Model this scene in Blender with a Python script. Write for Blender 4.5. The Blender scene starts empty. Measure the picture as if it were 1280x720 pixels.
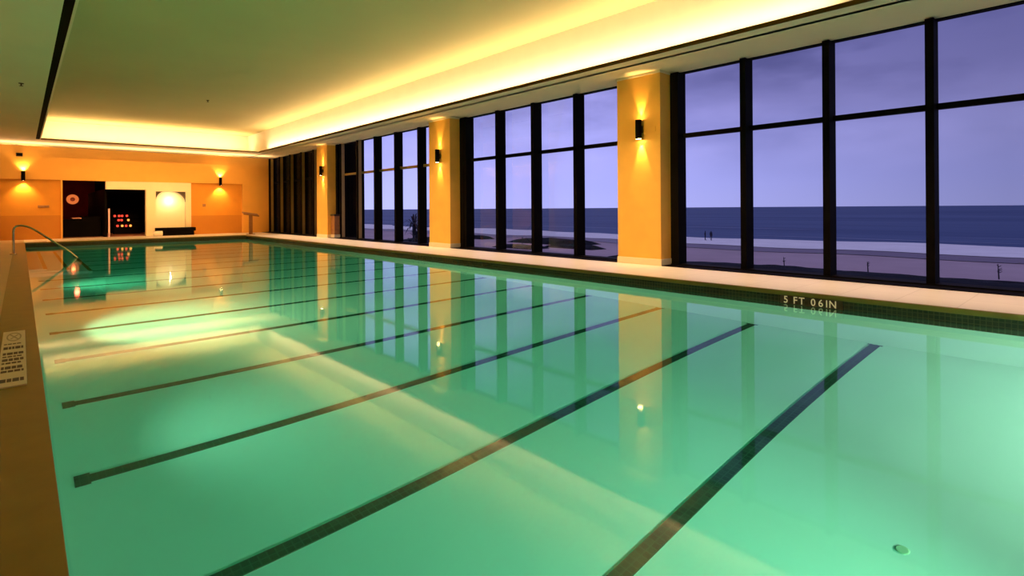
import bpy, bmesh, math, random
from mathutils import Vector, Matrix, Euler
random.seed(7)
scn = bpy.context.scene
col = scn.collection

# ------------------------------------------------------------------ dimensions (metres; deck surface z = 0)
CZ = 1.132                      # eye height
WATER, POOL_D = -0.168, -1.77
XL, XR, YN, YP = 0.086, 7.666, -2.2, 26.72     # pool edges
PF, GX = 9.2, 9.81              # pillar front plane, glass plane
YF = 29.46                      # far wall face
SZ, TZ = 3.8, 4.85              # soffit and tray heights
RX0, RY0 = -4.0, -4.5           # left and near walls

# ------------------------------------------------------------------ helpers
def link(o, parent=None):
    col.objects.link(o)
    if parent is not None: o.parent = parent
    return o
def tag(o, label=None, cat=None, group=None, kind=None):
    if label: o['label'] = label
    if cat: o['category'] = cat
    if group: o['group'] = group
    if kind: o['kind'] = kind
    return o
def empty(name, loc=(0, 0, 0), rz=0.0, parent=None):
    o = bpy.data.objects.new(name, None); o.location = loc; o.rotation_euler = (0, 0, rz)
    o.empty_display_size = 0.1
    return link(o, parent)
def mesh(name, bm, mats, parent=None, smooth=False, bevel=0.0, keepworld=False):
    me = bpy.data.meshes.new(name)
    bmesh.ops.recalc_face_normals(bm, faces=bm.faces)
    bm.to_mesh(me); bm.free()
    for m in (mats if isinstance(mats, (list, tuple)) else [mats]): me.materials.append(m)
    if smooth:
        for p in me.polygons: p.use_smooth = True
    o = bpy.data.objects.new(name, me)
    link(o, parent)
    if bevel:
        b = o.modifiers.new('bevel', 'BEVEL'); b.width = bevel; b.segments = 2; b.limit_method = 'ANGLE'
    return o
def box(bm, x0, x1, y0, y1, z0, z1, mi=0):
    vs = [bm.verts.new(p) for p in ((x0,y0,z0),(x1,y0,z0),(x1,y1,z0),(x0,y1,z0),(x0,y0,z1),(x1,y0,z1),(x1,y1,z1),(x0,y1,z1))]
    for f in ((0,3,2,1),(4,5,6,7),(0,1,5,4),(1,2,6,5),(2,3,7,6),(3,0,4,7)):
        q = bm.faces.new([vs[i] for i in f]); q.material_index = mi
def quad(bm, pts, mi=0):
    f = bm.faces.new([bm.verts.new(p) for p in pts]); f.material_index = mi
    return f
def boxes(*bs):
    bm = bmesh.new()
    for b in bs: box(bm, *b)
    return bm
def lathe(bm, prof, n=20, c=(0, 0, 0), mi=0, cap=True):
    rings = []
    for r, z in prof:
        rings.append([bm.verts.new((c[0] + r*math.cos(2*math.pi*k/n), c[1] + r*math.sin(2*math.pi*k/n), c[2] + z)) for k in range(n)])
    for a, b in zip(rings[:-1], rings[1:]):
        for k in range(n):
            f = bm.faces.new((a[k], a[(k+1) % n], b[(k+1) % n], b[k])); f.material_index = mi
    if cap:
        for r in (rings[0], rings[-1]):
            f = bm.faces.new(r); f.material_index = mi
def tube(bm, pts, r, n=10, mi=0):
    pts = [Vector(p) for p in pts]; rings = []
    up = Vector((0.13, 0.98, 0.1)).normalized()
    for i, p in enumerate(pts):
        t = (pts[min(i+1, len(pts)-1)] - pts[max(i-1, 0)]).normalized()
        a = t.cross(up).normalized(); b = t.cross(a).normalized()
        rr = r[i] if isinstance(r, (list, tuple)) else r
        rings.append([bm.verts.new(p + rr*(math.cos(2*math.pi*k/n)*a + math.sin(2*math.pi*k/n)*b)) for k in range(n)])
    for a, b in zip(rings[:-1], rings[1:]):
        for k in range(n):
            f = bm.faces.new((a[k], a[(k+1) % n], b[(k+1) % n], b[k])); f.material_index = mi
    for q in (rings[0], rings[-1]): bm.faces.new(q).material_index = mi
def smoothpath(pts, it=3):
    pts = [Vector(p) for p in pts]
    for _ in range(it):
        out = [pts[0]]
        for a, b in zip(pts[:-1], pts[1:]):
            out += [a*0.75 + b*0.25, a*0.25 + b*0.75]
        pts = out + [pts[-1]]
    return pts
def copy_tree(o, parent=None):
    c = o.copy(); col.objects.link(c)
    if parent is not None: c.parent = parent
    for ch in list(o.children): copy_tree(ch, c)
    return c

# ------------------------------------------------------------------ materials
def newmat(name):
    m = bpy.data.materials.new(name); m.use_nodes = True
    nt = m.node_tree; nt.nodes.clear()
    out = nt.nodes.new('ShaderNodeOutputMaterial')
    return m, nt, out
def pmat(name, c, rough=0.6, metal=0.0, var=0.06, scale=3.0, spec=0.4, bump=0.0, emis=None, es=0.0):
    m, nt, out = newmat(name)
    p = nt.nodes.new('ShaderNodeBsdfPrincipled'); nt.links.new(p.outputs[0], out.inputs[0])
    p.inputs['Roughness'].default_value = rough; p.inputs['Metallic'].default_value = metal
    p.inputs['Specular IOR Level'].default_value = spec
    tc = nt.nodes.new('ShaderNodeTexCoord')
    nz = nt.nodes.new('ShaderNodeTexNoise'); nz.inputs['Scale'].default_value = scale; nz.inputs['Detail'].default_value = 4
    nt.links.new(tc.outputs['Object'], nz.inputs['Vector'])
    r = nt.nodes.new('ShaderNodeValToRGB')
    r.color_ramp.elements[0].position = 0.3; r.color_ramp.elements[1].position = 0.7
    r.color_ramp.elements[0].color = (*[max(0, v*(1-var)) for v in c], 1)
    r.color_ramp.elements[1].color = (*[min(1, v*(1+var)) for v in c], 1)
    nt.links.new(nz.outputs['Fac'], r.inputs[0]); nt.links.new(r.outputs[0], p.inputs['Base Color'])
    if bump:
        b = nt.nodes.new('ShaderNodeBump'); b.inputs['Strength'].default_value = bump; b.inputs['Distance'].default_value = 0.02
        nt.links.new(nz.outputs['Fac'], b.inputs['Height']); nt.links.new(b.outputs[0], p.inputs['Normal'])
    if emis:
        p.inputs['Emission Color'].default_value = (*emis, 1); p.inputs['Emission Strength'].default_value = es
    return m
def tilemat(name, c, grout, w, h, rough=0.4, mortar=0.012, var=0.05, coord='XY'):
    m, nt, out = newmat(name)
    p = nt.nodes.new('ShaderNodeBsdfPrincipled'); nt.links.new(p.outputs[0], out.inputs[0])
    p.inputs['Roughness'].default_value = rough
    tc = nt.nodes.new('ShaderNodeTexCoord'); src = tc.outputs['Object']
    if coord != 'XY':
        s = nt.nodes.new('ShaderNodeSeparateXYZ'); k = nt.nodes.new('ShaderNodeCombineXYZ')
        nt.links.new(src, s.inputs[0]); nt.links.new(s.outputs[coord[0]], k.inputs[0]); nt.links.new(s.outputs[coord[1]], k.inputs[1]); src = k.outputs[0]
    b = nt.nodes.new('ShaderNodeTexBrick'); b.offset = 0.0
    b.inputs['Scale'].default_value = 1.0; b.inputs['Brick Width'].default_value = w; b.inputs['Row Height'].default_value = h
    b.inputs['Mortar Size'].default_value = mortar*min(w, h); b.inputs['Mortar Smooth'].default_value = 0.3
    b.inputs['Color1'].default_value = (*[v*(1-var) for v in c], 1); b.inputs['Color2'].default_value = (*[min(1, v*(1+var)) for v in c], 1)
    b.inputs['Mortar'].default_value = (*grout, 1)
    nt.links.new(src, b.inputs['Vector']); nt.links.new(b.outputs['Color'], p.inputs['Base Color'])
    return m
def emat(name, c, s):
    m, nt, out = newmat(name)
    e = nt.nodes.new('ShaderNodeEmission'); e.inputs[0].default_value = (*c, 1); e.inputs[1].default_value = s
    nt.links.new(e.outputs[0], out.inputs[0]); return m

M = {}
M['plaster'] = pmat('warm_plaster', (.80, .60, .34), .75, var=.03, scale=1.2)
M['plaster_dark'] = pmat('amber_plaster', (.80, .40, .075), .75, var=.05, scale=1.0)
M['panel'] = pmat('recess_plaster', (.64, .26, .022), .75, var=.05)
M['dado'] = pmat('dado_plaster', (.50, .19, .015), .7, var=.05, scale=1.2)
M['pillar'] = pmat('pillar_stone', (.88, .48, .085), .65, var=.05, scale=2.5)
M['cream'] = pmat('cream_paint', (.86, .72, .48), .6, var=.02)
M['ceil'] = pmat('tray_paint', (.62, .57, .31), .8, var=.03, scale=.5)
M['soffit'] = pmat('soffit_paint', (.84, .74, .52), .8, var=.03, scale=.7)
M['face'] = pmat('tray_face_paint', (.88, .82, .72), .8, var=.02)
M['edge'] = pmat('brown_edge', (.09, .045, .008), .8, spec=.05)  # brown paints the lip face as if unlit
M['groove'] = pmat('shadow_gap', (.02, .012, .005), .9, spec=.02)  # the shade inside the groove is put into this dark colour
M['deck'] = tilemat('deck_tile', (.80, .70, .58), (.68, .58, .46), .6, .6, .45, .012, .02)
M['deck_l'] = tilemat('deck_tile_brown', (.60, .42, .22), (.50, .34, .17), .6, .6, .5, .012, .03)  # the same tile, browned for the low light on the left
M['coping'] = pmat('coping_stone', (.30, .18, .03), .45, var=.08, scale=6)
M['band'] = tilemat('waterline_tile', (.035, .028, .012), (.09, .07, .03), .05, .05, .25, .10, .25, 'YZ')
M['band_x'] = tilemat('waterline_tile_cross', (.07, .055, .03), (.17, .13, .07), .05, .05, .25, .10, .25, 'XZ')
M['basin'] = pmat('pool_plaster', (.80, .86, .76), .8, var=.02, scale=1.0, spec=.1)
M['lane'] = tilemat('lane_tile', (.022, .040, .022), (.05, .085, .05), .05, .05, .5, .10, .4)
M['black'] = pmat('black_frame', (.006, .005, .004), .6, var=.2, spec=.03)
M['gold'] = pmat('gilt_metal', (.42, .27, .08), .35, .3, .1)  # gold colour stands in for warm light and reflections on the far windows
M['blackm'] = pmat('matt_black', (.004, .003, .003), .8, var=.2, spec=.04)
M['steel'] = pmat('brushed_steel', (.62, .52, .36), .25, 1.0, .05)
M['bronze'] = pmat('dark_bronze', (.05, .035, .02), .35, .6, .1)
M['wood'] = pmat('brown_wood', (.30, .13, .04), .5, var=.2, scale=8)
M['signface'] = pmat('sign_face', (.86, .70, .52), .5, var=.04, scale=9)
M['signink'] = pmat('sign_ink', (.10, .045, .05), .6)
M['signgrey'] = pmat('sign_grey', (.52, .38, .25), .6)
M['letter'] = pmat('cream_tile', (.88, .72, .48), .4, var=.04, emis=(1, .66, .36), es=.28)  # faint emission added so the letters look brighter
M['marker'] = pmat('marker_tile', (.10, .045, .02), .35, var=.2, scale=20)
M['white'] = pmat('white_cloth', (.85, .78, .65), .8, var=.04)
M['darkred'] = pmat('dark_red_wall', (.14, .012, .008), .8, var=.2)
M['lounge_floor'] = pmat('lounge_floor', (.50, .20, .12), .4, var=.1)
M['lens'] = emat('lamp_lens', (1, .62, .24), 55)
M['redglow'] = emat('red_glow', (1, .06, .03), 1.6)
M['amberglow'] = emat('amber_glow', (1, .30, .05), 2.2)
M['orangeglow'] = emat('orange_glow', (1, .22, .05), .75)
M['pinkpost'] = pmat('pale_pink_edge', (.75, .45, .42), .4, emis=(.8, .3, .3), es=.05)  # slight pink emission added, the edge is no lamp

# water: fresnel mix of refraction and reflection, nearly still
def water_mat():
    m, nt, out = newmat('still_pool_water')
    tc = nt.nodes.new('ShaderNodeTexCoord')
    mp = nt.nodes.new('ShaderNodeMapping'); mp.inputs['Scale'].default_value = (1.6, 1.1, 1)
    nz = nt.nodes.new('ShaderNodeTexNoise'); nz.inputs['Scale'].default_value = 1.0; nz.inputs['Detail'].default_value = 2
    nt.links.new(tc.outputs['Object'], mp.inputs[0]); nt.links.new(mp.outputs[0], nz.inputs['Vector'])
    b = nt.nodes.new('ShaderNodeBump'); b.inputs['Strength'].default_value = 0.05; b.inputs['Distance'].default_value = 0.02
    nt.links.new(nz.outputs['Fac'], b.inputs['Height'])
    fr = nt.nodes.new('ShaderNodeFresnel'); fr.inputs['IOR'].default_value = 1.333
    g = nt.nodes.new('ShaderNodeBsdfGlossy'); g.inputs['Roughness'].default_value = 0.045; g.inputs['Color'].default_value = (.92, .95, .92, 1)
    t = nt.nodes.new('ShaderNodeBsdfRefraction'); t.inputs['IOR'].default_value = 1.333; t.inputs['Roughness'].default_value = 0.0
    t.inputs['Color'].default_value = (.30, 1, .93, 1)
    nt.links.new(b.outputs[0], g.inputs['Normal'])
    mx = nt.nodes.new('ShaderNodeMixShader')
    nt.links.new(fr.outputs[0], mx.inputs[0]); nt.links.new(t.outputs[0], mx.inputs[1]); nt.links.new(g.outputs[0], mx.inputs[2])
    nt.links.new(mx.outputs[0], out.inputs[0]); return m
M['water'] = water_mat()
def glass_mat():
    m, nt, out = newmat('window_glass')
    fr = nt.nodes.new('ShaderNodeFresnel'); fr.inputs['IOR'].default_value = 1.45
    g = nt.nodes.new('ShaderNodeBsdfGlossy'); g.inputs['Roughness'].default_value = 0.01
    t = nt.nodes.new('ShaderNodeBsdfTransparent'); t.inputs['Color'].default_value = (.96, .97, .98, 1)
    sc = nt.nodes.new('ShaderNodeMath'); sc.operation = 'MULTIPLY'; sc.inputs[1].default_value = 0.13
    nt.links.new(fr.outputs[0], sc.inputs[0])
    mx = nt.nodes.new('ShaderNodeMixShader')
    nt.links.new(sc.outputs[0], mx.inputs[0]); nt.links.new(t.outputs[0], mx.inputs[1]); nt.links.new(g.outputs[0], mx.inputs[2])
    nt.links.new(mx.outputs[0], out.inputs[0]); return m
M['glass'] = glass_mat()

# ------------------------------------------------------------------ room shell
bm = bmesh.new()
box(bm, XR, GX + .1, RY0, YF + .4, -.45, 0)           # deck under the windows
box(bm, RX0, XL, RY0, YF + .4, -.45, 0, 1)            # deck on the left
box(bm, XL, XR, YP, YF + .4, -.45, 0)
box(bm, XL, XR, RY0, YN, -.45, 0)
tag(mesh('floor', bm, [M['deck'], M['deck_l']]), 'cream tiled pool deck running round the pool', kind='structure')
# coping: flat brown strip on the left edge, slim nosing all round
bm = bmesh.new()
box(bm, -.17, XL + .02, YN, YP, 0, .006)
box(bm, XL - .02, XL + .02, YN, YP, -.055, .004)
tag(mesh('trim_1', bm, M['coping'], bevel=.004), 'brown coping strip along the left pool edge', kind='structure')
bm = bmesh.new()
box(bm, XR - .03, XR + .02, YN, YP, -.05, .003)
box(bm, XR - .018, XR + .02, YN, YP, -.062, -.05)
tag(mesh('trim_2', bm, M['coping'], bevel=.008), 'olive brown coping nosing along the window side of the pool', kind='structure')
bm = boxes((XL, XR, YP - .03, YP + .02, -.05, .003))
tag(mesh('trim_3', bm, M['coping'], bevel=.008), 'brown coping nosing along the far pool edge', kind='structure')

# pool basin
basin = bmesh.new()
x0, x1, y0, y1, zb = XL, XR, YN, YP, POOL_D
quad(basin, [(x0,y0,zb),(x1,y0,zb),(x1,y1,zb),(x0,y1,zb)])
for a, b in (((x0,y0),(x1,y0)), ((x1,y0),(x1,y1)), ((x1,y1),(x0,y1)), ((x0,y1),(x0,y0))):
    quad(basin, [(*a,zb),(*b,zb),(*b,-.45),(*a,-.45)])
me = bpy.data.meshes.new('pool_basin'); basin.to_mesh(me); basin.free(); me.materials.append(M['basin'])
pool = link(bpy.data.objects.new('pool_basin', me))
tag(pool, 'pale plastered pool basin below the green water', kind='structure')
# waterline tile bands
e = .004
o = mesh('tile_band', boxes((x1-e, x1+.02, y0, y1, -.45, -.05)), M['band'], pool)
o = mesh('tile_band', boxes((x0, x1, y1-e, y1+.02, -.45, -.05)), M['band_x'], pool)
o = mesh('tile_band', boxes((x0-.02, x0+e, y0, y1, -.45, -.02)), M['band'], pool)
# lane lines across the basin, wider T bar at each end
LX0, LX1 = .33, 7.62
def lane_line():
    bm = bmesh.new()
    z = POOL_D + .006; w = .054
    box(bm, LX0, LX1, -w, w, POOL_D - .01, z)
    box(bm, LX0 - .06, LX0 + .03, -w*1.45, w*1.45, POOL_D - .01, z + .001)
    box(bm, LX1 - .03, LX1 + .0, -w*1.45, w*1.45, POOL_D - .01, z + .001)
    return bm
ln = mesh('lane_line', lane_line(), M['lane'], pool); ln.location.y = 1.957; ln['label'] = 'dark tile lane line across the pool floor'
for k in range(1, 16):
    c = ln.copy(); col.objects.link(c); c.parent = pool; c.location.y = 1.957 + 1.4834*k
# underwater steps by the handrail
bm = bmesh.new()
for i, (xx, zz) in enumerate(((.45, -.42), (.85, -.78), (1.25, -1.16))):
    box(bm, XL, xx, 16.6 - .2*i, 23.6 + .2*i, POOL_D, zz)
st = mesh('pool_step', bm, M['basin'], pool, bevel=.03)
bm = bmesh.new()
for i, (xx, zz) in enumerate(((.45, -.42), (.85, -.78), (1.25, -1.16))):
    box(bm, xx - .07, xx + .004, 16.6 - .2*i, 23.6 + .2*i, zz - .06, zz + .004)
mesh('step_nosing', bm, M['coping'], st)
# small floor drain, seen as a faint brown patch near the bottom of the picture
bm = bmesh.new(); lathe(bm, [(.036, 0), (.036, .004), (.03, .007), (.0, .007)], 24, (0, 0, 0), cap=False)
dr = mesh('floor_drain', bm, pmat('drain_brass', (.50, .58, .36), .8), pool); dr.location = (3.87, .865, POOL_D)

# water
bm = bmesh.new(); quad(bm, [(XL, YN, WATER), (XR, YN, WATER), (XR, YP, WATER), (XL, YP, WATER)])
me = bpy.data.meshes.new('pool_water'); bm.to_mesh(me); bm.free(); me.materials.append(M['water'])
w = link(bpy.data.objects.new('pool_water', me)); tag(w, 'still green pool water reflecting the lit room', 'water', kind='stuff')

# ceiling
LIP_R, LIP_F, LIP_L = 8.20, 26.55, .56
FACE_R, FACE_F = 8.50, 29.2
bm = bmesh.new()
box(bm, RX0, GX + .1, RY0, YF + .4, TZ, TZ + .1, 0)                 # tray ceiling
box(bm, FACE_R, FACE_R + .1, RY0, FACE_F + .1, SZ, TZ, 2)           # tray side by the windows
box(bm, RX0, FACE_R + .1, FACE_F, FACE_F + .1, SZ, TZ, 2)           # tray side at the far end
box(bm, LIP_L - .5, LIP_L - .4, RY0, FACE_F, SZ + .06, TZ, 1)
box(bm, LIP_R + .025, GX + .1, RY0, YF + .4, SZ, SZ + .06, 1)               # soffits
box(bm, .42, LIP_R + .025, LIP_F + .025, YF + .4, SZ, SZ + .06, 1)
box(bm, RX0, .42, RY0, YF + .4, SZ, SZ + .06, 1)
box(bm, GX, GX + .1, RY0, YF + .4, SZ, TZ, 1)
ce = mesh('ceiling', bm, [M['ceil'], M['soffit'], M['face']]); tag(ce, 'olive green recessed tray ceiling with glowing cove and tan soffits', kind='structure')
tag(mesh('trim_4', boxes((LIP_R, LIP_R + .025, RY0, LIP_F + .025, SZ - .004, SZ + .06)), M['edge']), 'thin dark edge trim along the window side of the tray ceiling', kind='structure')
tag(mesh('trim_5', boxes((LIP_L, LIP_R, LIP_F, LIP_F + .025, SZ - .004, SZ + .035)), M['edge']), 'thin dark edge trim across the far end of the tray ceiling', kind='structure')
tag(mesh('trim_6', boxes((LIP_L - .03, LIP_L, RY0, LIP_F + .05, SZ - .01, SZ + .16)), M['soffit']), 'pale tray lip along the left soffit', kind='structure')
tag(mesh('trim_7', boxes((.42, LIP_L - .03, RY0, 26.8, SZ + .01, SZ + .07)), M['groove']), 'dark shadow gap line along the left soffit', kind='structure')

# left and near walls (out of view, close the room)
tag(mesh('wall_left', boxes((RX0 - .2, RX0, RY0, YF + .4, -.3, TZ)), M['plaster']), 'plain warm plaster wall', kind='structure')
tag(mesh('wall_near', boxes((RX0, GX + .1, RY0 - .2, RY0, -.3, TZ)), M['plaster']), 'plain warm plaster wall behind the viewer', kind='structure')

# far wall
bm = bmesh.new()
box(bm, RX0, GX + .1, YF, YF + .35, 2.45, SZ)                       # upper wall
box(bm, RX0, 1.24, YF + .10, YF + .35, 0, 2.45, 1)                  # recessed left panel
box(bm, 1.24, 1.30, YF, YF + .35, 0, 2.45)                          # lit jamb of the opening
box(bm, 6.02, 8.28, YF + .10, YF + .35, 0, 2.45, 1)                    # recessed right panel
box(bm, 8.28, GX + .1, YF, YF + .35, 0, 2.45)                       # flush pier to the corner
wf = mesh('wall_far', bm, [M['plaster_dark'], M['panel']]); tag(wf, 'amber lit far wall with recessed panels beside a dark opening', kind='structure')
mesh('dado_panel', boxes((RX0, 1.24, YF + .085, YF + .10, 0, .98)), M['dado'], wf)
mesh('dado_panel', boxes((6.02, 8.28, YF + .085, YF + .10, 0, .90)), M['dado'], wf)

# the lit wall niche
ni = empty('wall_niche', (5.25, YF, 0)); tag(ni, kind='structure', label='glowing white wall niche with dark corner brackets')
def at(o, root): 
    o.location = Vector(o.location) - root.location; return o
n0, n1 = 4.50, 6.02
at(mesh('surround', boxes((n0, n1, YF + .02, YF + .3, 2.03, 2.45), (n0, 4.60, YF + .02, YF + .3, 0, 2.03), (5.80, n1, YF + .02, YF + .3, .0, 2.03)), M['cream'], ni), ni)
at(mesh('back_panel', boxes((4.6, 5.8, YF + .26, YF + .3, 0, 2.03)), M['cream'], ni), ni)
def bracket(xc, s, w, h):  # dark pieces shaped like the unlit corners around the niche glow
    bm = bmesh.new(); n = 10
    prof = [(0, 0), (s*w, 0)] + [(s*w*(1 - math.sin(t*math.pi/2/n)*1.0), -h*(1 - math.cos(t*math.pi/2/n))) for t in range(1, n+1)] + [(0, -h)]
    out = []
    for p in prof:
        if not out or (abs(p[0]-out[-1][0]) + abs(p[1]-out[-1][1])) > 1e-4: out.append(p)
    fr = [bm.verts.new((xc + p[0], YF + .10, 2.03 + p[1])) for p in out]; bk = [bm.verts.new((xc + p[0], YF + .24, 2.03 + p[1])) for p in out]
    bm.faces.new(fr); bm.faces.new(bk[::-1])
    for i in range(len(fr)): bm.faces.new((fr[i], fr[(i+1) % len(fr)], bk[(i+1) % len(bk)], bk[i]))
    return bm
at(mesh('corner_bracket', bracket(4.60, 1, .34, .50), M['bronze'], ni), ni)
at(mesh('corner_bracket', bracket(5.80, -1, .52, .48), M['bronze'], ni), ni)

# bench under the niche
be = empty('low_bench', (5.3, YF - .25, 0)); tag(be, 'long low black bench below the glowing niche', 'bench')
at(mesh('seat', boxes((4.55, 6.12, YF - .46, YF + .0, .20, .36)), M['blackm'], be, bevel=.02), be)
at(mesh('base', boxes((4.62, 6.05, YF - .40, YF - .03, .0, .20)), M['blackm'], be), be)
bm = bmesh.new()
tube(bm, [(4.40, YF - .62, .115), (4.74, YF - .62, .115)], .115, 18)
tube(bm, [(4.395, YF - .62, .115), (4.39, YF - .62, .115)], .05, 12)
tr = mesh('rolled_towel', bm, M['white'], smooth=False); tag(tr, 'small white rolled towel on the deck by the left end of the black bench', 'towel')

# cream framed doorway and the dark lounge behind it
d1 = empty('door_1', (3.6, YF, 0)); tag(d1, 'cream door surround framing the dark lounge opening', kind='structure')
at(mesh('header', boxes((2.76, n0, YF + .02, YF + .3, 2.10, 2.45)), M['cream'], d1), d1)
at(mesh('post', boxes((4.22, n0, YF + .02, YF + .3, 0, 2.10)), M['cream'], d1), d1)
at(mesh('post_edge', boxes((2.84, 2.90, YF + .05, YF + .12, 0, 1.25)), M['pinkpost'], d1), d1)
bm = bmesh.new()
LY = 41.0
quad(bm, [(-1, LY, -.02), (9, LY, -.02), (9, LY, 3.4), (-1, LY, 3.4)])
quad(bm, [(-1, YF + .36, -.0), (-1, LY, -.0), (-1, LY, 3.4), (-1, YF + .36, 3.4)])
quad(bm, [(9, YF + .36, -.0), (9, LY, -.0), (9, LY, 3.4), (9, YF + .36, 3.4)])
quad(bm, [(-1, YF + .36, 3.4), (9, YF + .36, 3.4), (9, LY, 3.4), (-1, LY, 3.4)])
tag(mesh('wall_lounge', bm, M['darkred']), 'dark red wall of the lounge beyond the opening', kind='structure')
tag(mesh('floor_lounge', boxes((-1, 9, YF + .36, LY, -.1, .0)), M['lounge_floor']), 'reddish floor of the lounge beyond the opening', kind='structure')
tag(mesh('wall_partition', boxes((2.76, 2.84, YF + .5, 38, 0, 2.12), (2.84, 7, 35.2, 35.3, 0, 3.4)), M['blackm']), 'black partition running back into the lounge', kind='structure')
tag(mesh('lounge_counter', boxes((1.35, 2.72, 31.0, 32.2, 0, .74), (2.02, 2.72, 31.0, 32.2, .74, .90), (1.35, 2.06, 30.96, 32.24, .74, .78)), M['blackm'], bevel=.01), 'black counter standing in the dark red lounge left of the partition', 'counter')
bm = bmesh.new(); box(bm, 1.68, 2.12, 31.0, 31.9, .80, .86)  # pink slab stands in for red light on the counter top
o = mesh('folded_cloth', bm, pmat('pink_cloth', (.75, .35, .28), .8), bevel=.03); tag(o, 'pinkish folded cloth on the black lounge counter', 'cloth')
# round wall lamp
wl = empty('round_wall_lamp', (2.24, 40.6, 1.84)); tag(wl, 'round orange glowing lamp on the dark red lounge wall', 'lamp')
bm = bmesh.new(); n = 28; R = .20; r = .085
vs = [[bm.verts.new(((R + r*math.cos(b))*math.cos(a), r*math.sin(b), (R + r*math.cos(b))*math.sin(a))) for b in [2*math.pi*j/10 for j in range(10)]] for a in [2*math.pi*i/n for i in range(n)]]
for i in range(n):
    for j in range(10): bm.faces.new((vs[i][j], vs[(i+1) % n][j], vs[(i+1) % n][(j+1) % 10], vs[i][(j+1) % 10]))
mesh('glowing_ring', bm, M['orangeglow'], wl, smooth=True)
bm = bmesh.new(); tube(bm, [(0, .02, 0), (0, .38, 0)], [.13, .10], 20); mesh('wall_mount', bm, M['bronze'], wl)
# shelf of small glowing lamps in the right-hand doorway
sh = empty('display_shelf', (3.85, 33.2, 0)); tag(sh, 'black stepped display shelf in the doorway holding small red lamps', 'shelf')
at(mesh('base', boxes((3.4, 4.5, 33.0, 33.6, 0, .34)), M['blackm'], sh, bevel=.01), sh)
at(mesh('tier', boxes((3.4, 4.5, 33.2, 33.6, .34, .62)), M['blackm'], sh, bevel=.01), sh)
at(mesh('back', boxes((3.4, 4.5, 33.56, 33.6, .62, 1.3)), M['blackm'], sh), sh)
at(mesh('top_shelf', boxes((3.4, 4.5, 33.36, 33.58, .80, .83)), M['blackm'], sh), sh)
def votive(name, m):
    root = empty(name)
    bm = bmesh.new(); lathe(bm, [(.025, 0), (.042, .015), (.052, .05), (.046, .09), (.032, .105)], 14); mesh('globe', bm, m, root, smooth=True)
    bm = bmesh.new(); lathe(bm, [(.036, -.012), (.036, .004), (.02, .006)], 14); mesh('saucer', bm, M['bronze'], root)
    return root
vr = votive('votive_lamp', M['redglow']); va = votive('votive_lamp', M['amberglow'])
spots = [(3.48, 33.45, .83), (3.66, 33.47, .83), (3.78, 33.45, .83), (3.98, 33.47, .83), (3.62, 33.30, .62), (3.74, 33.28, .62), (3.55, 33.08, .34), (3.9, 33.06, .34)]
for i, p in enumerate(spots):
    q = vr if i == 0 else copy_tree(vr); q.location = (p[0], p[1], p[2] + .012)
    tag(q, 'small glowing red votive lamp on the black display shelf', 'lamp', 'red votive lamps on the display shelf')
for i, p in enumerate([(4.02, 33.30, .62), (4.08, 33.08, .34), (3.74, 33.08, .34)]):
    q = va if i == 0 else copy_tree(va); q.location = (p[0], p[1], p[2] + .012)
    tag(q, 'small glowing amber votive lamp on the black display shelf', 'lamp', 'amber votive lamps on the display shelf')

# small fittings on the far wall
o = mesh('wall_plate', boxes((.52, .88, YF + .07, YF + .10, 1.30, 1.40)), M['wood'], bevel=.006); tag(o, 'small flat brown plate on the recessed far wall panel left of the opening', 'plate')
o = mesh('thermostat', boxes((6.52, 6.66, YF + .075, YF + .10, 1.32, 1.46)), M['wood'], bevel=.01); tag(o, 'tiny square brown thermostat on the far wall right of the bright niche', 'thermostat')
cam_ = empty('wall_speaker', (-.03, YF - .05, 3.42)); tag(cam_, 'small dark box speaker high on the far wall above the left lamp', 'speaker')
mesh('body', boxes((-.10, .10, -.12, .05, -.07, .07)), M['bronze'], cam_, bevel=.01)
mesh('grille', boxes((-.08, .08, -.126, -.118, -.05, .05)), M['blackm'], cam_)

# ------------------------------------------------------------------ window wall: pillars and windows
pill = [(5.92, 6.94, 'nearest'), (12.88, 13.96, 'mid'), (21.35, 22.40, 'far')]
for i, (a, b, _) in enumerate(pill):
    p = mesh('pillar', boxes((PF, GX + .1, a, b, 0, SZ)), M['pillar'])
    tag(p, ['golden lit pillar between the two nearest windows', 'golden lit pillar between the second and third windows', 'golden lit pillar beside the dark farthest window'][i], kind='structure')
    mesh('base_molding', boxes((PF - .015, GX, a - .012, b + .012, 0, .13)), M['cream'], p, bevel=.006)
    mesh('cap_molding', boxes((PF - .012, GX, a - .010, b + .010, SZ - .05, SZ)), M['cream'], p, bevel=.004)
wins = [(-4.45, 5.92, [4.462, 3.114, 1.778, .43, -.92, -2.26, -3.6]), (6.94, 12.88, [12.63, 11.22, 9.835, 8.42]),
        (13.96, 21.35, [20.95, 19.47, 18.07, 16.61, 15.13]), (22.40, YF - .02, [29.3, 27.9, 26.5, 25.1, 23.7])]
TRZ = 2.55
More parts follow.
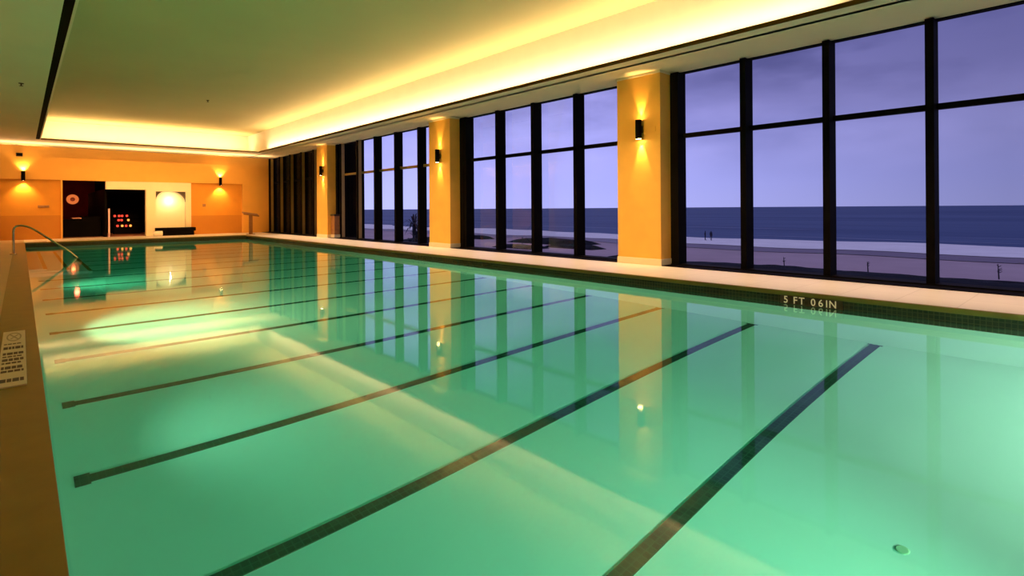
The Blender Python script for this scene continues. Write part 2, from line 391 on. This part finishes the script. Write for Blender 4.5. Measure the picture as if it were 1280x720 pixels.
for i, (a, b, ms) in enumerate(wins):
    W = empty('window_%d' % (i+1), (GX, (a+b)/2, 0))
    tag(W, ['widest black framed sea view window nearest the viewer', 'black framed window with four bays beside the nearest pillar', 'black framed window between the two farther pillars', 'dark window at the far corner'][i], kind='structure')
    fb = bmesh.new()
    box(fb, 9.53, GX + .03, a, b, 0, .03); box(fb, 9.72, GX + .03, a, b, SZ - .02, SZ)
    box(fb, 9.55, GX + .03, b - .17, b, .03, SZ - .02); box(fb, 9.70, GX + .03, a, a + .06, .03, SZ - .02)
    at(mesh('frame', fb, M['black'], W), W)
    for y in ms:
        at(mesh('mullion', boxes((9.55, GX + .03, y - .051, y + .051, .03, SZ - .02)), M['black'], W), W)
    at(mesh('transom', boxes((9.72, GX + .028, a + .05, b - .09, TRZ - .04, TRZ + .04)), M['gold'] if i == 2 else M['black'], W), W)  # gold on the third window paints the warm light on its bar
    if i in (2, 3):
        for y in (ms[:2] if i == 2 else ms):
            at(mesh('edge_strip', boxes((9.60, 9.72, y - .066, y - .051, .03, SZ - .02)), M['gold'], W), W)  # added strips painting the golden reflections beside the mullions
    g = bmesh.new(); quad(g, [(GX, a, .02), (GX, b, .02), (GX, b, SZ - .01), (GX, a, SZ - .01)])
    at(mesh('glass', g, M['glass'], W), W)
    at(mesh('sill', boxes((PF, 9.53, a, b, 0, .012)), M['blackm'], W), W)
# pillar fittings
o = mesh('wall_switch', boxes((PF - .018, PF, 6.02, 6.16, 2.62, 2.72)), M['pillar'], bevel=.006); tag(o, 'small square tan plate on the nearest pillar right of its sconce', 'plate')

# ------------------------------------------------------------------ sconces
def make_sconce():
    root = empty('wall_sconce')
    bm = bmesh.new(); lathe(bm, [(.05, -.185), (.062, -.19), (.062, .19), (.05, .185)], 20, (-.10, 0, 0), cap=False); mesh('body', bm, M['blackm'], root, smooth=False)
    mesh('mount', boxes((-.06, 0, -.035, .035, -.07, .07)), M['bronze'], root)
    for s in (-1, 1):
        bm = bmesh.new(); lathe(bm, [(.0005, .186*s), (.056, .186*s)], 20, (-.10, 0, 0), cap=False); mesh('lens', bm, M['lens'], root)
    return root
sc_specs = [((PF, 6.35, 2.68), 0, 'black cylinder sconce glowing on the nearest golden pillar'), ((PF, 13.38, 2.69), 0, 'black cylinder sconce glowing on the middle golden pillar'),
            ((PF, 21.75, 2.72), 0, 'black cylinder sconce on the farthest golden pillar'), ((.08, YF, 2.58), 1, 'black cylinder sconce on the far wall left of the dark opening'),
            ((7.27, YF, 2.55), 1, 'black cylinder sconce on the far wall right of the bright niche')]
s0 = make_sconce()
WARM = (1, .56, .17)
def lamp(name, kind, loc, energy, color, **kw):
    d = bpy.data.lights.new(name, kind); d.energy = energy; d.color = color
    o = bpy.data.objects.new(name, d); o.location = loc; link(o)
    tgt = kw.pop('aim', None)
    for k, v in kw.items(): setattr(d, k, v)
    if tgt is not None: o.rotation_euler = (Vector(tgt) - Vector(loc)).to_track_quat('-Z', 'Y').to_euler()
    return o
P = dict(cove_r=310, cove_f=150, corn=150, sc_dn=110, sc_up=80, niche=380)
for i, (loc, far, lab) in enumerate(sc_specs):
    s = s0 if i == 0 else copy_tree(s0)
    s.location = loc; s.rotation_euler = (0, 0, math.pi/2 if far else 0)
    tag(s, lab, 'wall lamp', 'cylinder sconces around the pool')
    v = Vector((0, -.10, 0)) if far else Vector((-.10, 0, 0))
    for sg, e in ((-1, P['sc_dn']), (1, P['sc_up'])):
        L = Vector(loc) + v*.55 + Vector((0, 0, .20*sg)); k = (Vector((0, .04, 0)) if far else Vector((.04, 0, 0)))
        lamp('sconce_beam', 'SPOT', L, e*(1.3 if far else 1), WARM, spot_size=math.radians(105 if far else 50), spot_blend=.8, shadow_soft_size=.015, aim=L + Vector((0, 0, sg)) + k*3)

# ------------------------------------------------------------------ cove and room light
def strip(name, loc, sx, sy, e, c, aim):
    o = lamp(name, 'AREA', loc, e, c, shape='RECTANGLE', size=sx, size_y=sy)
    o.rotation_euler = aim; return o
UP = (math.pi, 0, 0)
strip('cove_light', (8.29, 14.4, SZ + .10), .08, 23.6, P['cove_r'], (1, .63, .32), UP)
strip('cove_light', (4.4, 28.6, SZ + .12), 7.6, .08, P['cove_f'], (1, .63, .32), UP)
strip('cornice_light', (2.7, YF - 1.3, SZ - .55), 13.0, .06, P['corn'], (1, .66, .34), (math.pi, 0, 0))  # added strip without a fixture, brightens the far soffit
strip('left_uplight', (RX0 + .4, 11.0, SZ - .7), .06, 30.0, 150, (1, .60, .24), UP)  # added out of view to warm the left soffit
lamp('niche_lamp', 'POINT', (5.15, YF + .0, 1.60), 14, (1, .84, .52), shadow_soft_size=.02)
lamp('lounge_lamp', 'POINT', (2.0, 33.5, 2.4), 9, (1, .12, .06), shadow_soft_size=.1)
lamp('lounge_lamp', 'POINT', (2.24, 40.2, 1.84), 5, (1, .16, .05), shadow_soft_size=.1)
lamp('lounge_lamp', 'POINT', (3.6, 31.0, 2.5), 8, (1, .30, .18), shadow_soft_size=.1)

# added lamps without fixtures: pillar spots, a deck strip and a far wall strip
for py_ in (6.43, 13.42, 21.87):
    lamp('pillar_spot', 'SPOT', (.55, py_, SZ - .02), 2100, (1, .50, .14), spot_size=math.radians(27), spot_blend=.7, shadow_soft_size=.05, aim=(PF, py_, 1.75))
dw = strip('deck_wash', (LIP_R + .042, 11.0, SZ - .005), 30.0, .025, 250, (1, .66, .42), (0, 0, 0))
dw.rotation_euler = (Vector((8.72, 11, 0)) - Vector((8.25, 11, SZ))).to_track_quat('-Z', 'Y').to_euler(); dw.data.size, dw.data.size_y = 30.0, .025; dw.data.spread = math.radians(64)
wf_ = strip('wash_light', (4.5, 20.0, TZ - .1), 7.0, .05, 105, (1, .50, .16), (0, 0, 0))
wf_.rotation_euler = (Vector((4.5, YF, 1.6)) - Vector((4.5, 20.0, TZ - .1))).to_track_quat('-Z', 'Y').to_euler(); wf_.data.spread = math.radians(40)

# underwater lights in the pool walls, plus an added green fill sheet below the surface
for y, e, c, ax in ((5.2, 75, (.8, 1, .66), 9.0), (9.2, 980, (1, .66, .34), 5.0), (14, 200, (.4, 1, .5), 3.5), (18.5, 200, (.4, 1, .5), 3.5), (22.5, 150, (.3, 1, .5), 3.5)):
    lamp('pool_light', 'SPOT', (XL + .06, y, -.72), e, c, spot_size=math.radians(125), spot_blend=1.0, shadow_soft_size=.03, aim=(ax, y, -1.40))
lamp('pool_light', 'SPOT', (6.2, YN + .08, -.60), 1080, (1, .66, .50), spot_size=math.radians(130), spot_blend=1.0, shadow_soft_size=.03, aim=(5.6, 1.6, -1.35))
lamp('pool_light', 'SPOT', (2.7, YN + .08, -.55), 1000, (.72, .98, .64), spot_size=math.radians(62), spot_blend=1.0, shadow_soft_size=.03, aim=(3.0, 5.4, -1.75))
lamp('pool_glow', 'AREA', (3.9, 12, WATER - .05), 60, (.0, 1, .54), shape='RECTANGLE', size=7.2, size_y=28)

# ------------------------------------------------------------------ things round the pool
# handrail
hr = empty('pool_handrail', (-.15, 19.6, 0)); tag(hr, 'curved steel handrail rising from the deck and sloping into the pool at far left', 'handrail')
bm = bmesh.new()
tube(bm, smoothpath([(0, 0, 0), (0, 0, .45), (.0, 0, .72), (.12, 0, .78), (.34, 0, .72), (.62, 0, .48), (1.30, 0, -.10), (1.42, 0, -.40)], 3), .026, 12)
mesh('rail', bm, M['steel'], hr, smooth=True)
bm = bmesh.new(); lathe(bm, [(.075, .006), (.07, .022), (.035, .035)], 18); mesh('flange', bm, M['steel'], hr)
# pedestal stand
pd = empty('pedestal_stand', (8.05, 27.35, 0), 0); tag(pd, 'slim brown pedestal with a slanted flat top at the far right corner of the pool', 'stand')
mesh('post', boxes((-.07, .07, -.06, .06, .02, .92)), M['wood'], pd, bevel=.008)
bm = bmesh.new(); box(bm, -.34, .34, -.20, .20, -.025, .025); bmesh.ops.rotate(bm, cent=(0, 0, 0), matrix=Matrix.Rotation(math.radians(9), 3, 'Y') @ Matrix.Rotation(math.radians(14), 3, 'X'), verts=bm.verts)
t = mesh('top', bm, M['wood'], pd, bevel=.006); t.location.z = .95
mesh('base', boxes((-.16, .16, -.14, .14, 0, .025)), M['wood'], pd, bevel=.006)
# bin beside the far pillar
bi = empty('towel_bin', (9.42, 21.12, 0)); tag(bi, 'brown wooden bin with a dark lid at the side of the farthest pillar', 'bin')
mesh('body', boxes((-.10, .12, -.16, .20, .14, .88)), M['wood'], bi, bevel=.008)
mesh('lid', boxes((-.115, .135, -.175, .215, .88, .95)), M['bronze'], bi, bevel=.008)
mesh('plinth', boxes((-.11, .13, -.17, .21, 0, .14)), M['cream'], bi)
# deck sign, lying flat near the left edge
sg = empty('deck_sign', (-.05, 5.83, .006)); tag(sg, 'long cream safety sign laid flat on the left pool deck', 'sign')
mesh('plate', boxes((-.075, .075, -1.08, 1.08, 0, .012)), M['signface'], sg, bevel=.003)
random.seed(3)
def row(y, h, x0=-.060, x1=.060, gap=.005):
    x = x0; bm = bmesh.new()
    while x < x1 - .012:
        wd = random.uniform(.014, .034); xe = min(x + wd, x1)
        box(bm, x, xe, y - h/2, y + h/2, .011, .0135); x = xe + gap
    mesh('text_row', bm, M['signink'], sg)
for y, h in ((.42, .035), (.24, .10), (.00, .085), (-.12, .04), (-.24, .085), (-.36, .05), (-.52, .085), (-.64, .06), (-.92, .09)): row(y, h)
bm = bmesh.new()
n = 28
for k in range(n):                                   # ring of the prohibition symbol
    a, b = 2*math.pi*k/n, 2*math.pi*(k+1)/n
    f = [(.050*math.cos(a), .76 + .22*math.sin(a)), (.050*math.cos(b), .76 + .22*math.sin(b)), (.040*math.cos(b), .76 + .176*math.sin(b)), (.040*math.cos(a), .76 + .176*math.sin(a))]
    quad(bm, [(x, y, .0135) for x, y in f])
quad(bm, [(-.036, .90, .0135), (-.028, .925, .0135), (.036, .62, .0135), (.028, .595, .0135)])
tube(bm, [(-.02, .66, .013), (.012, .80, .013), (.026, .86, .013)], .004, 6)
mesh('symbol', bm, M['signgrey'], sg)
# depth marker on the waterline tiles
dm = empty('depth_marker', (XR - .021, 2.71, -.112)); tag(dm, 'dark tile depth marker with cream lettering on the pool edge below the widest window', 'sign')
mesh('plate', boxes((-.006, .012, -.40, .36, -.058, .052)), M['marker'], dm)
def letters(txt, size):
    cu = bpy.data.curves.new('lettering', 'FONT'); cu.body = txt; cu.size = size; cu.extrude = .002; cu.offset = .0012; cu.align_x = 'CENTER'; cu.align_y = 'CENTER'; cu.space_character = 1.25; cu.space_word = 1.0
    tmp = bpy.data.objects.new('tmp', cu); col.objects.link(tmp)
    bpy.context.view_layer.update()
    me = bpy.data.meshes.new_from_object(tmp.evaluated_get(bpy.context.evaluated_depsgraph_get()))
    bpy.data.objects.remove(tmp); me.name = 'lettering'; me.materials.clear(); me.materials.append(M['letter'])
    return me
for ch, u in (('5', .285), ('F', .165), ('T', .085), ('0', -.055), ('6', -.145), ('I', -.215), ('N', -.285)):
    lt = link(bpy.data.objects.new('letter_tile', letters(ch, .142)), dm); lt.location = (-.010, u, -.005)
    lt.rotation_euler = (math.pi/2, 0, -math.pi/2); lt.scale = (.84, .92, 1)
# sprinkler heads
def sprinkler():
    root = empty('sprinkler_head'); bm = bmesh.new(); lathe(bm, [(.045, 0), (.045, -.012), (.02, -.02)], 16); mesh('rose', bm, M['bronze'], root)
    bm = bmesh.new(); lathe(bm, [(.012, -.02), (.012, -.055), (.035, -.056), (.035, -.062)], 12); mesh('deflector', bm, M['bronze'], root); return root
sp = sprinkler(); sp.location = (.02, 15.2, SZ); tag(sp, 'tiny sprinkler head on the left soffit', 'sprinkler')
sp2 = copy_tree(sp); sp2.location = (4.7, 20.5, TZ); tag(sp2, 'tiny sprinkler head on the olive tray ceiling', 'sprinkler')

# ------------------------------------------------------------------ outside: beach, sea, sky
BZ = -4.8
def grid_patch(name, xs, ys, zf, m, smooth=True):
    bm = bmesh.new(); V = [[bm.verts.new((x, y, zf(x, y))) for y in ys] for x in xs]
    for i in range(len(xs)-1):
        for j in range(len(ys)-1): bm.faces.new((V[i][j], V[i+1][j], V[i+1][j+1], V[i][j+1]))
    return mesh(name, bm, m, smooth=smooth)
def lin(a, b, n): return [a + (b-a)*i/(n-1) for i in range(n)]
SHORE = 82.0
def shore(y): return SHORE + 1.3*math.sin(y*.11) + .8*math.sin(y*.31 + 1)
sand = pmat('dusk_sand', (.50, .38, .42), .9, var=.10, scale=.12, spec=.1)
wet = pmat('wet_sand', (.20, .15, .20), .5, var=.1, scale=.1, spec=.3)
o = grid_patch('beach', lin(11, 120, 12), lin(-40, 330, 20), lambda x, y: BZ - .004*max(0, x - 60), sand); tag(o, 'pale purple sand beach outside the windows', kind='structure')
bm = bmesh.new(); ys = lin(-40, 330, 160)
for a, b in zip(ys[:-1], ys[1:]):
    quad(bm, [(shore(a) - 7.5, a, BZ + .0), (shore(a) + 6, a, BZ + .0), (shore(b) + 6, b, BZ + .0), (shore(b) - 7.5, b, BZ + .0)])
o = mesh('beach_wet_sand', bm, wet); tag(o, 'darker wet sand strip along the waterline', kind='structure'); 
foam_m = pmat('sea_foam', (.95, .92, .95), .8, var=.06, scale=.3, spec=.1)
bm = bmesh.new()
for a, b in zip(ys[:-1], ys[1:]):
    quad(bm, [(shore(a), a, BZ + .05), (shore(a) + 19 + 3*math.sin(a*.07), a, BZ + .05), (shore(b) + 19 + 3*math.sin(b*.07), b, BZ + .05), (shore(b), b, BZ + .05)])
o = mesh('sea_foam', bm, foam_m); tag(o, 'white surf line washing onto the beach', 'surf', kind='stuff')
def sea_mat():
    m, nt, out = newmat('dusk_sea')
    p = nt.nodes.new('ShaderNodeBsdfPrincipled'); nt.links.new(p.outputs[0], out.inputs[0])
    p.inputs['Roughness'].default_value = .6; p.inputs['Specular IOR Level'].default_value = .12
    tc = nt.nodes.new('ShaderNodeTexCoord'); mp = nt.nodes.new('ShaderNodeMapping'); mp.inputs['Scale'].default_value = (.035, .006, 1)
    nz = nt.nodes.new('ShaderNodeTexNoise'); nz.inputs['Scale'].default_value = 1.0; nz.inputs['Detail'].default_value = 5
    r = nt.nodes.new('ShaderNodeValToRGB'); r.color_ramp.elements[0].position = .35; r.color_ramp.elements[1].position = .75
    r.color_ramp.elements[0].color = (.04, .078, .20, 1); r.color_ramp.elements[1].color = (.09, .145, .29, 1)
    nt.links.new(tc.outputs['Object'], mp.inputs[0]); nt.links.new(mp.outputs[0], nz.inputs['Vector']); nt.links.new(nz.outputs['Fac'], r.inputs[0]); nt.links.new(r.outputs[0], p.inputs['Base Color'])
    return m
bm = bmesh.new(); quad(bm, [(84, -4000, BZ + .03), (30000, -12000, BZ + .03), (30000, 60000, BZ + .03), (84, 9000, BZ + .03)])
o = mesh('sea', bm, sea_mat()); tag(o, 'dark blue dusk sea beyond the beach', 'sea', kind='stuff')
bm = bmesh.new()
for x0_, wd, ph in ((112, 1.2, 0), (128, 1.6, 2), (150, 2.0, 4)):
    for a, b in zip(ys[:-1], ys[1:]):
        fa = max(0, math.sin(a*.05 + ph))*wd; fb_ = max(0, math.sin(b*.05 + ph))*wd
        if fa + fb_ > .05: quad(bm, [(x0_, a, BZ + .06), (x0_ + fa, a, BZ + .06), (x0_ + fb_, b, BZ + .06), (x0_, b, BZ + .06)])
o = mesh('wave_foam', bm, pmat('wave_crest', (.32, .36, .55), .8, spec=.1)); tag(o, 'faint pale wave crests offshore', 'waves', kind='stuff')

# dunes with dark scrub
dune_m = pmat('dune_scrub', (.018, .020, .028), .95, var=.5, scale=.6, spec=.05, bump=.3)
def hsh(x, y): return .5 + .5*math.sin(x*1.7 + 2.1*math.sin(y*.8))*math.cos(y*1.3 + 1.1*math.sin(x*.9))
def dune(name, x0, x1, y0, y1, h, label, n=50, lean=0.0):
    def zf(x, y):
        u, v = (x - x0)/(x1 - x0), (y - y0)/(y1 - y0)
        e = max(0, 1 - (2*u - 1)**4)*max(0, 1 - (2*v - 1)**4)
        return BZ - .15 + e*(h*(.75 + .35*hsh(x*.35, y*.35)) + .12*hsh(x, y)*1.0 + .15)
    o = grid_patch(name, lin(x0, x1, n), lin(y0, y1, n), zf, dune_m); tag(o, label, 'dune'); return o
dune('scrub_dune', 36, 56.5, -12, 34, .52, 'long dark scrubby dune at the foot of the widest window', 70)
dune('scrub_dune', 50, 54.5, 34, 41, .40, 'low dark mound left of the scrubby dune at the edge of the widest window', 30)
dune('scrub_dune', 59.3, 63.5, 49, 60, .45, 'near dark sand ridge low in the four bay window', 30)
dune('scrub_dune', 64, 72, 56.5, 74, .75, 'long dark wedge shaped ridge across the four bay window', 40)
dune('scrub_dune', 54, 59, 56, 66, .4, 'low dark ridge in the second bay of the four bay window', 30)
dune('scrub_dune', 66, 70, 82, 96, .7, 'small dark ridge in the far bay of the four bay window', 30)
dune('scrub_dune', 40, 48, 62, 74, 1.7, 'dark mound seen through the fourth slot of the third window', 30)
dune('scrub_dune', 40, 44, 75, 88, 1.2, 'dark ridge seen through the third slot of the third window', 30)
wg = empty('building_wing', (10.58, 40, -5)); tag(wg, 'dark unlit building wing right outside the farthest window', 'building')
at(mesh('wall', boxes((10.0, 11.15, 22.6, 60, -5, 9)), M['blackm'], wg), wg)
at(mesh('parapet', boxes((9.95, 11.25, 22.5, 60.1, 9, 9.4)), M['black'], wg), wg)
at(mesh('plinth', boxes((9.96, 11.2, 22.55, 60.05, -5, -4.2)), M['black'], wg), wg)
# spiky palmetto
pm = empty('palmetto', (32.0, 51.5, -4.8)); tag(pm, 'dark spiky palmetto clump outside the third window', 'plant')
bm = bmesh.new(); random.seed(11)
tube(bm, [(0, 0, 0), (.1, .1, 2.2), (.15, .3, 4.2)], [.32, .24, .2], 10)
tube(bm, [(-.5, -1.3, 0), (-.6, -1.4, 1.6), (-.7, -1.5, 2.8)], [.3, .22, .18], 10)
mesh('trunk', bm, pmat('dark_trunk', (.03, .03, .035), .9), pm)
bm = bmesh.new()
for c, nn, L in (((.15, .3, 4.2), 46, 1.7), ((-.7, -1.5, 2.8), 40, 1.5), ((.3, 1.4, 1.6), 36, 1.4), ((-.2, -.3, 1.3), 36, 1.6)):
    for k in range(nn):
        a = random.uniform(0, 6.283); el = random.uniform(-.6, 1.35); l = L*random.uniform(.7, 1.1)
        d = Vector((math.cos(a)*math.cos(el), math.sin(a)*math.cos(el), math.sin(el))); s = d.cross(Vector((0, 0, 1))).normalized()*.09
        p0 = Vector(c); p1 = p0 + d*l*.6 + Vector((0, 0, .1)); p2 = p0 + d*l + Vector((0, 0, -.25*l))
        quad(bm, [p0 - s*.5, p0 + s*.5, p1 + s, p1 - s]); bm.faces.new([bm.verts.new(p1 - s), bm.verts.new(p1 + s), bm.verts.new(p2)])
mesh('leaves', bm, pmat('dark_leaf', (.025, .03, .045), .8), pm)
# twiggy sprigs standing on the sand
def sprig(loc, h, lab, seed):
    random.seed(seed); bm = bmesh.new()
    tube(bm, [(0, 0, -.1), (.02, .03, h*.5), (-.02, .05, h)], [.05, .04, .02], 6)
    for k in range(7):
        a = random.uniform(0, 6.283); z = h*random.uniform(.35, .9)
        tube(bm, [(0, .03, z), (.18*h*math.cos(a), .18*h*math.sin(a), z + .12*h)], [.035, .015], 5)
    o = mesh('beach_sprig', bm, pmat('sprig', (.03, .03, .04), .9)); o.location = loc; tag(o, lab, 'plant')
sprig((56.2, 6.2, -4.5), 1.1, 'small dark twiggy sprig at the far right of the widest window', 1)
sprig((54.8, 14.6, -4.5), .8, 'tiny dark sprig on the dune left of the thickest mullion', 2)
sprig((54.5, 21.5, -4.5), .8, 'tiny dark sprig on the dune in the second bay of the widest window', 4)
sprig((62.6, 67.0, -4.8), 1.2, 'small dark stick standing on the sand in the second bay of the four bay window', 5)
# two people at the waterline
def person(loc, rz, shirt, lab):
    root = empty('person', loc, rz); tag(root, lab, 'person')
    J = {'pel': (0,0,.92), 'chest': (0,.02,1.30), 'neck': (0,.0,1.47), 'head': (0,-.02,1.58), 'crown': (0,-.01,1.70)}
    V, E_, Rr = [], [], []
    def add(p, r, prev=None):
        V.append(p); Rr.append(r)
        if prev is not None: E_.append((prev, len(V)-1))
        return len(V)-1
    pl = add(J['pel'], .14); ch = add(J['chest'], .15, pl); nk = add(J['neck'], .055, ch); hd = add(J['head'], .095, nk); add(J['crown'], .07, hd)
    for s in (-1, 1):
        hip = add((.10*s, 0, .86), .095, pl); kn = add((.11*s, -.06*s, .48), .065, hip); an = add((.11*s, .08*s, .09), .042, kn); add((.11*s, .08*s - .15, .03), .035, an)
        shd = add((.19*s, .02, 1.38), .06, ch); el = add((.25*s, .05, 1.10), .045, shd); wr = add((.24*s, -.07, .86), .032, el); add((.24*s, -.11, .76), .03, wr)
    me = bpy.data.meshes.new('body'); me.from_pydata(V, E_, []); me.update()
    o = link(bpy.data.objects.new('body', me), root)
    md = o.modifiers.new('skin', 'SKIN'); 
    for i, r in enumerate(Rr): me.skin_vertices[0].data[i].radius = (r, r)
    me.skin_vertices[0].data[0].use_root = True
    o.modifiers.new('sub', 'SUBSURF').levels = 1; me.materials.append(shirt)
    return root
dk = pmat('dark_clothes', (.03, .03, .05), .9)
person((90.5, 49.2, BZ + .05), .6, dk, 'dark clothed person standing at the waterline, left of two on the beach')
person((90.9, 48.3, BZ + .05), -.4, dk, 'dark clothed person standing at the waterline, right of two on the beach')

# ------------------------------------------------------------------ sky
w = bpy.data.worlds.new('dusk_sky'); scn.world = w; w.use_nodes = True
nt = w.node_tree; nt.nodes.clear()
out = nt.nodes.new('ShaderNodeOutputWorld'); bg = nt.nodes.new('ShaderNodeBackground'); nt.links.new(bg.outputs[0], out.inputs[0])
tc = nt.nodes.new('ShaderNodeTexCoord'); sep = nt.nodes.new('ShaderNodeSeparateXYZ'); nt.links.new(tc.outputs['Generated'], sep.inputs[0])
gr = nt.nodes.new('ShaderNodeValToRGB'); el = gr.color_ramp.elements
el[0].position = 0.0; el[0].color = (.34, .35, .74, 1)
el[1].position = .70; el[1].color = (.85, .82, 1.2, 1)
for ps, c_ in ((.05, (.315, .325, .74, 1)), (.17, (.27, .27, .66, 1)), (.27, (.18, .185, .52, 1)), (.38, (.105, .105, .29, 1)), (.46, (.17, .17, .40, 1))):
    x = el.new(ps); x.color = c_
nt.links.new(sep.outputs['Z'], gr.inputs[0])
mp = nt.nodes.new('ShaderNodeMapping'); mp.inputs['Scale'].default_value = (2.2, 2.2, 7.0); mp.inputs['Location'].default_value = (.4, 1.3, .2)
nz = nt.nodes.new('ShaderNodeTexNoise'); nz.inputs['Scale'].default_value = 1.3; nz.inputs['Detail'].default_value = 6; nz.inputs['Roughness'].default_value = .5
nt.links.new(tc.outputs['Generated'], mp.inputs[0]); nt.links.new(mp.outputs[0], nz.inputs['Vector'])
cr = nt.nodes.new('ShaderNodeValToRGB'); cr.color_ramp.elements[0].position = .40; cr.color_ramp.elements[0].color = (.55, .55, .58, 1); cr.color_ramp.elements[1].position = .62; cr.color_ramp.elements[1].color = (1.4, 1.32, 1.2, 1)
nt.links.new(nz.outputs['Fac'], cr.inputs[0])
ml = nt.nodes.new('ShaderNodeMix'); ml.data_type = 'RGBA'; ml.blend_type = 'MULTIPLY'
# clouds fade out towards the horizon
mr = nt.nodes.new('ShaderNodeMapRange'); mr.inputs['From Min'].default_value = .04; mr.inputs['From Max'].default_value = .22; nt.links.new(sep.outputs['Z'], mr.inputs['Value'])
nt.links.new(mr.outputs[0], ml.inputs['Factor']); nt.links.new(gr.outputs[0], ml.inputs[6]); nt.links.new(cr.outputs[0], ml.inputs[7])
# brighter to the left (north) than to the right
mr2 = nt.nodes.new('ShaderNodeMapRange'); mr2.inputs['From Min'].default_value = .1; mr2.inputs['From Max'].default_value = .85; mr2.inputs['To Min'].default_value = .66; mr2.inputs['To Max'].default_value = 1.6
nt.links.new(sep.outputs['Y'], mr2.inputs['Value'])
ml2 = nt.nodes.new('ShaderNodeMix'); ml2.data_type = 'RGBA'; ml2.blend_type = 'MULTIPLY'; ml2.inputs['Factor'].default_value = 1
nt.links.new(ml.outputs[2], ml2.inputs[6]); nt.links.new(mr2.outputs[0], ml2.inputs[7])
# one dark cloud bank high on the right
def rng(src, a, b, c=0.0, d=1.0):
    n_ = nt.nodes.new('ShaderNodeMapRange'); n_.interpolation_type = 'SMOOTHSTEP'
    for k_, v_ in (('From Min', a), ('From Max', b), ('To Min', c), ('To Max', d)): n_.inputs[k_].default_value = v_
    nt.links.new(src, n_.inputs['Value']); return n_.outputs[0]
def mul(a, b):
    n_ = nt.nodes.new('ShaderNodeMath'); n_.operation = 'MULTIPLY'; nt.links.new(a, n_.inputs[0]); nt.links.new(b, n_.inputs[1]); return n_.outputs[0]
zz = nt.nodes.new('ShaderNodeMath'); zz.operation = 'MULTIPLY_ADD'; nt.links.new(nz.outputs['Fac'], zz.inputs[0]); zz.inputs[1].default_value = .22; nt.links.new(sep.outputs['Z'], zz.inputs[2])
fac = mul(mul(rng(zz.outputs[0], .24, .35), rng(sep.outputs['Y'], .64, .36)), rng(nz.outputs['Fac'], .62, .42, .55, 1.0))
dk_ = nt.nodes.new('ShaderNodeMix'); dk_.data_type = 'RGBA'; dk_.inputs[7].default_value = (.082, .082, .245, 1)
nt.links.new(fac, dk_.inputs['Factor']); nt.links.new(ml2.outputs[2], dk_.inputs[6]); ml2 = dk_
nt.links.new(ml2.outputs[2], bg.inputs[0]); bg.inputs[1].default_value = 1.1

# ------------------------------------------------------------------ camera
FPX, YAW, ROLL, CY = 682.196, .7329, .0068, 260.70
cd = bpy.data.cameras.new('camera'); cam = bpy.data.objects.new('camera', cd); link(cam)
cd.sensor_width = 36; cd.lens = 36*FPX/1280; cd.shift_y = -(360 - CY)/1280; cd.clip_end = 100000; cd.clip_start = .02
fwd = Vector((math.sin(YAW), math.cos(YAW), 0)); rt = Vector((math.cos(YAW), -math.sin(YAW), 0)); up = Vector((0, 0, 1))
r2 = rt*math.cos(ROLL) - up*math.sin(ROLL); u2 = up*math.cos(ROLL) + rt*math.sin(ROLL)
cam.matrix_world = Matrix(((r2.x, u2.x, -fwd.x, 0), (r2.y, u2.y, -fwd.y, 0), (r2.z, u2.z, -fwd.z, CZ), (0, 0, 0, 1)))
scn.camera = cam

scn.view_settings.view_transform = 'Standard'
scn.view_settings.look = 'None'
scn.cycles.use_denoising = True
scn.cycles.max_bounces = 10
scn.cycles.caustics_reflective = False
scn.cycles.caustics_refractive = True
scn.cycles.sample_clamp_indirect = 6
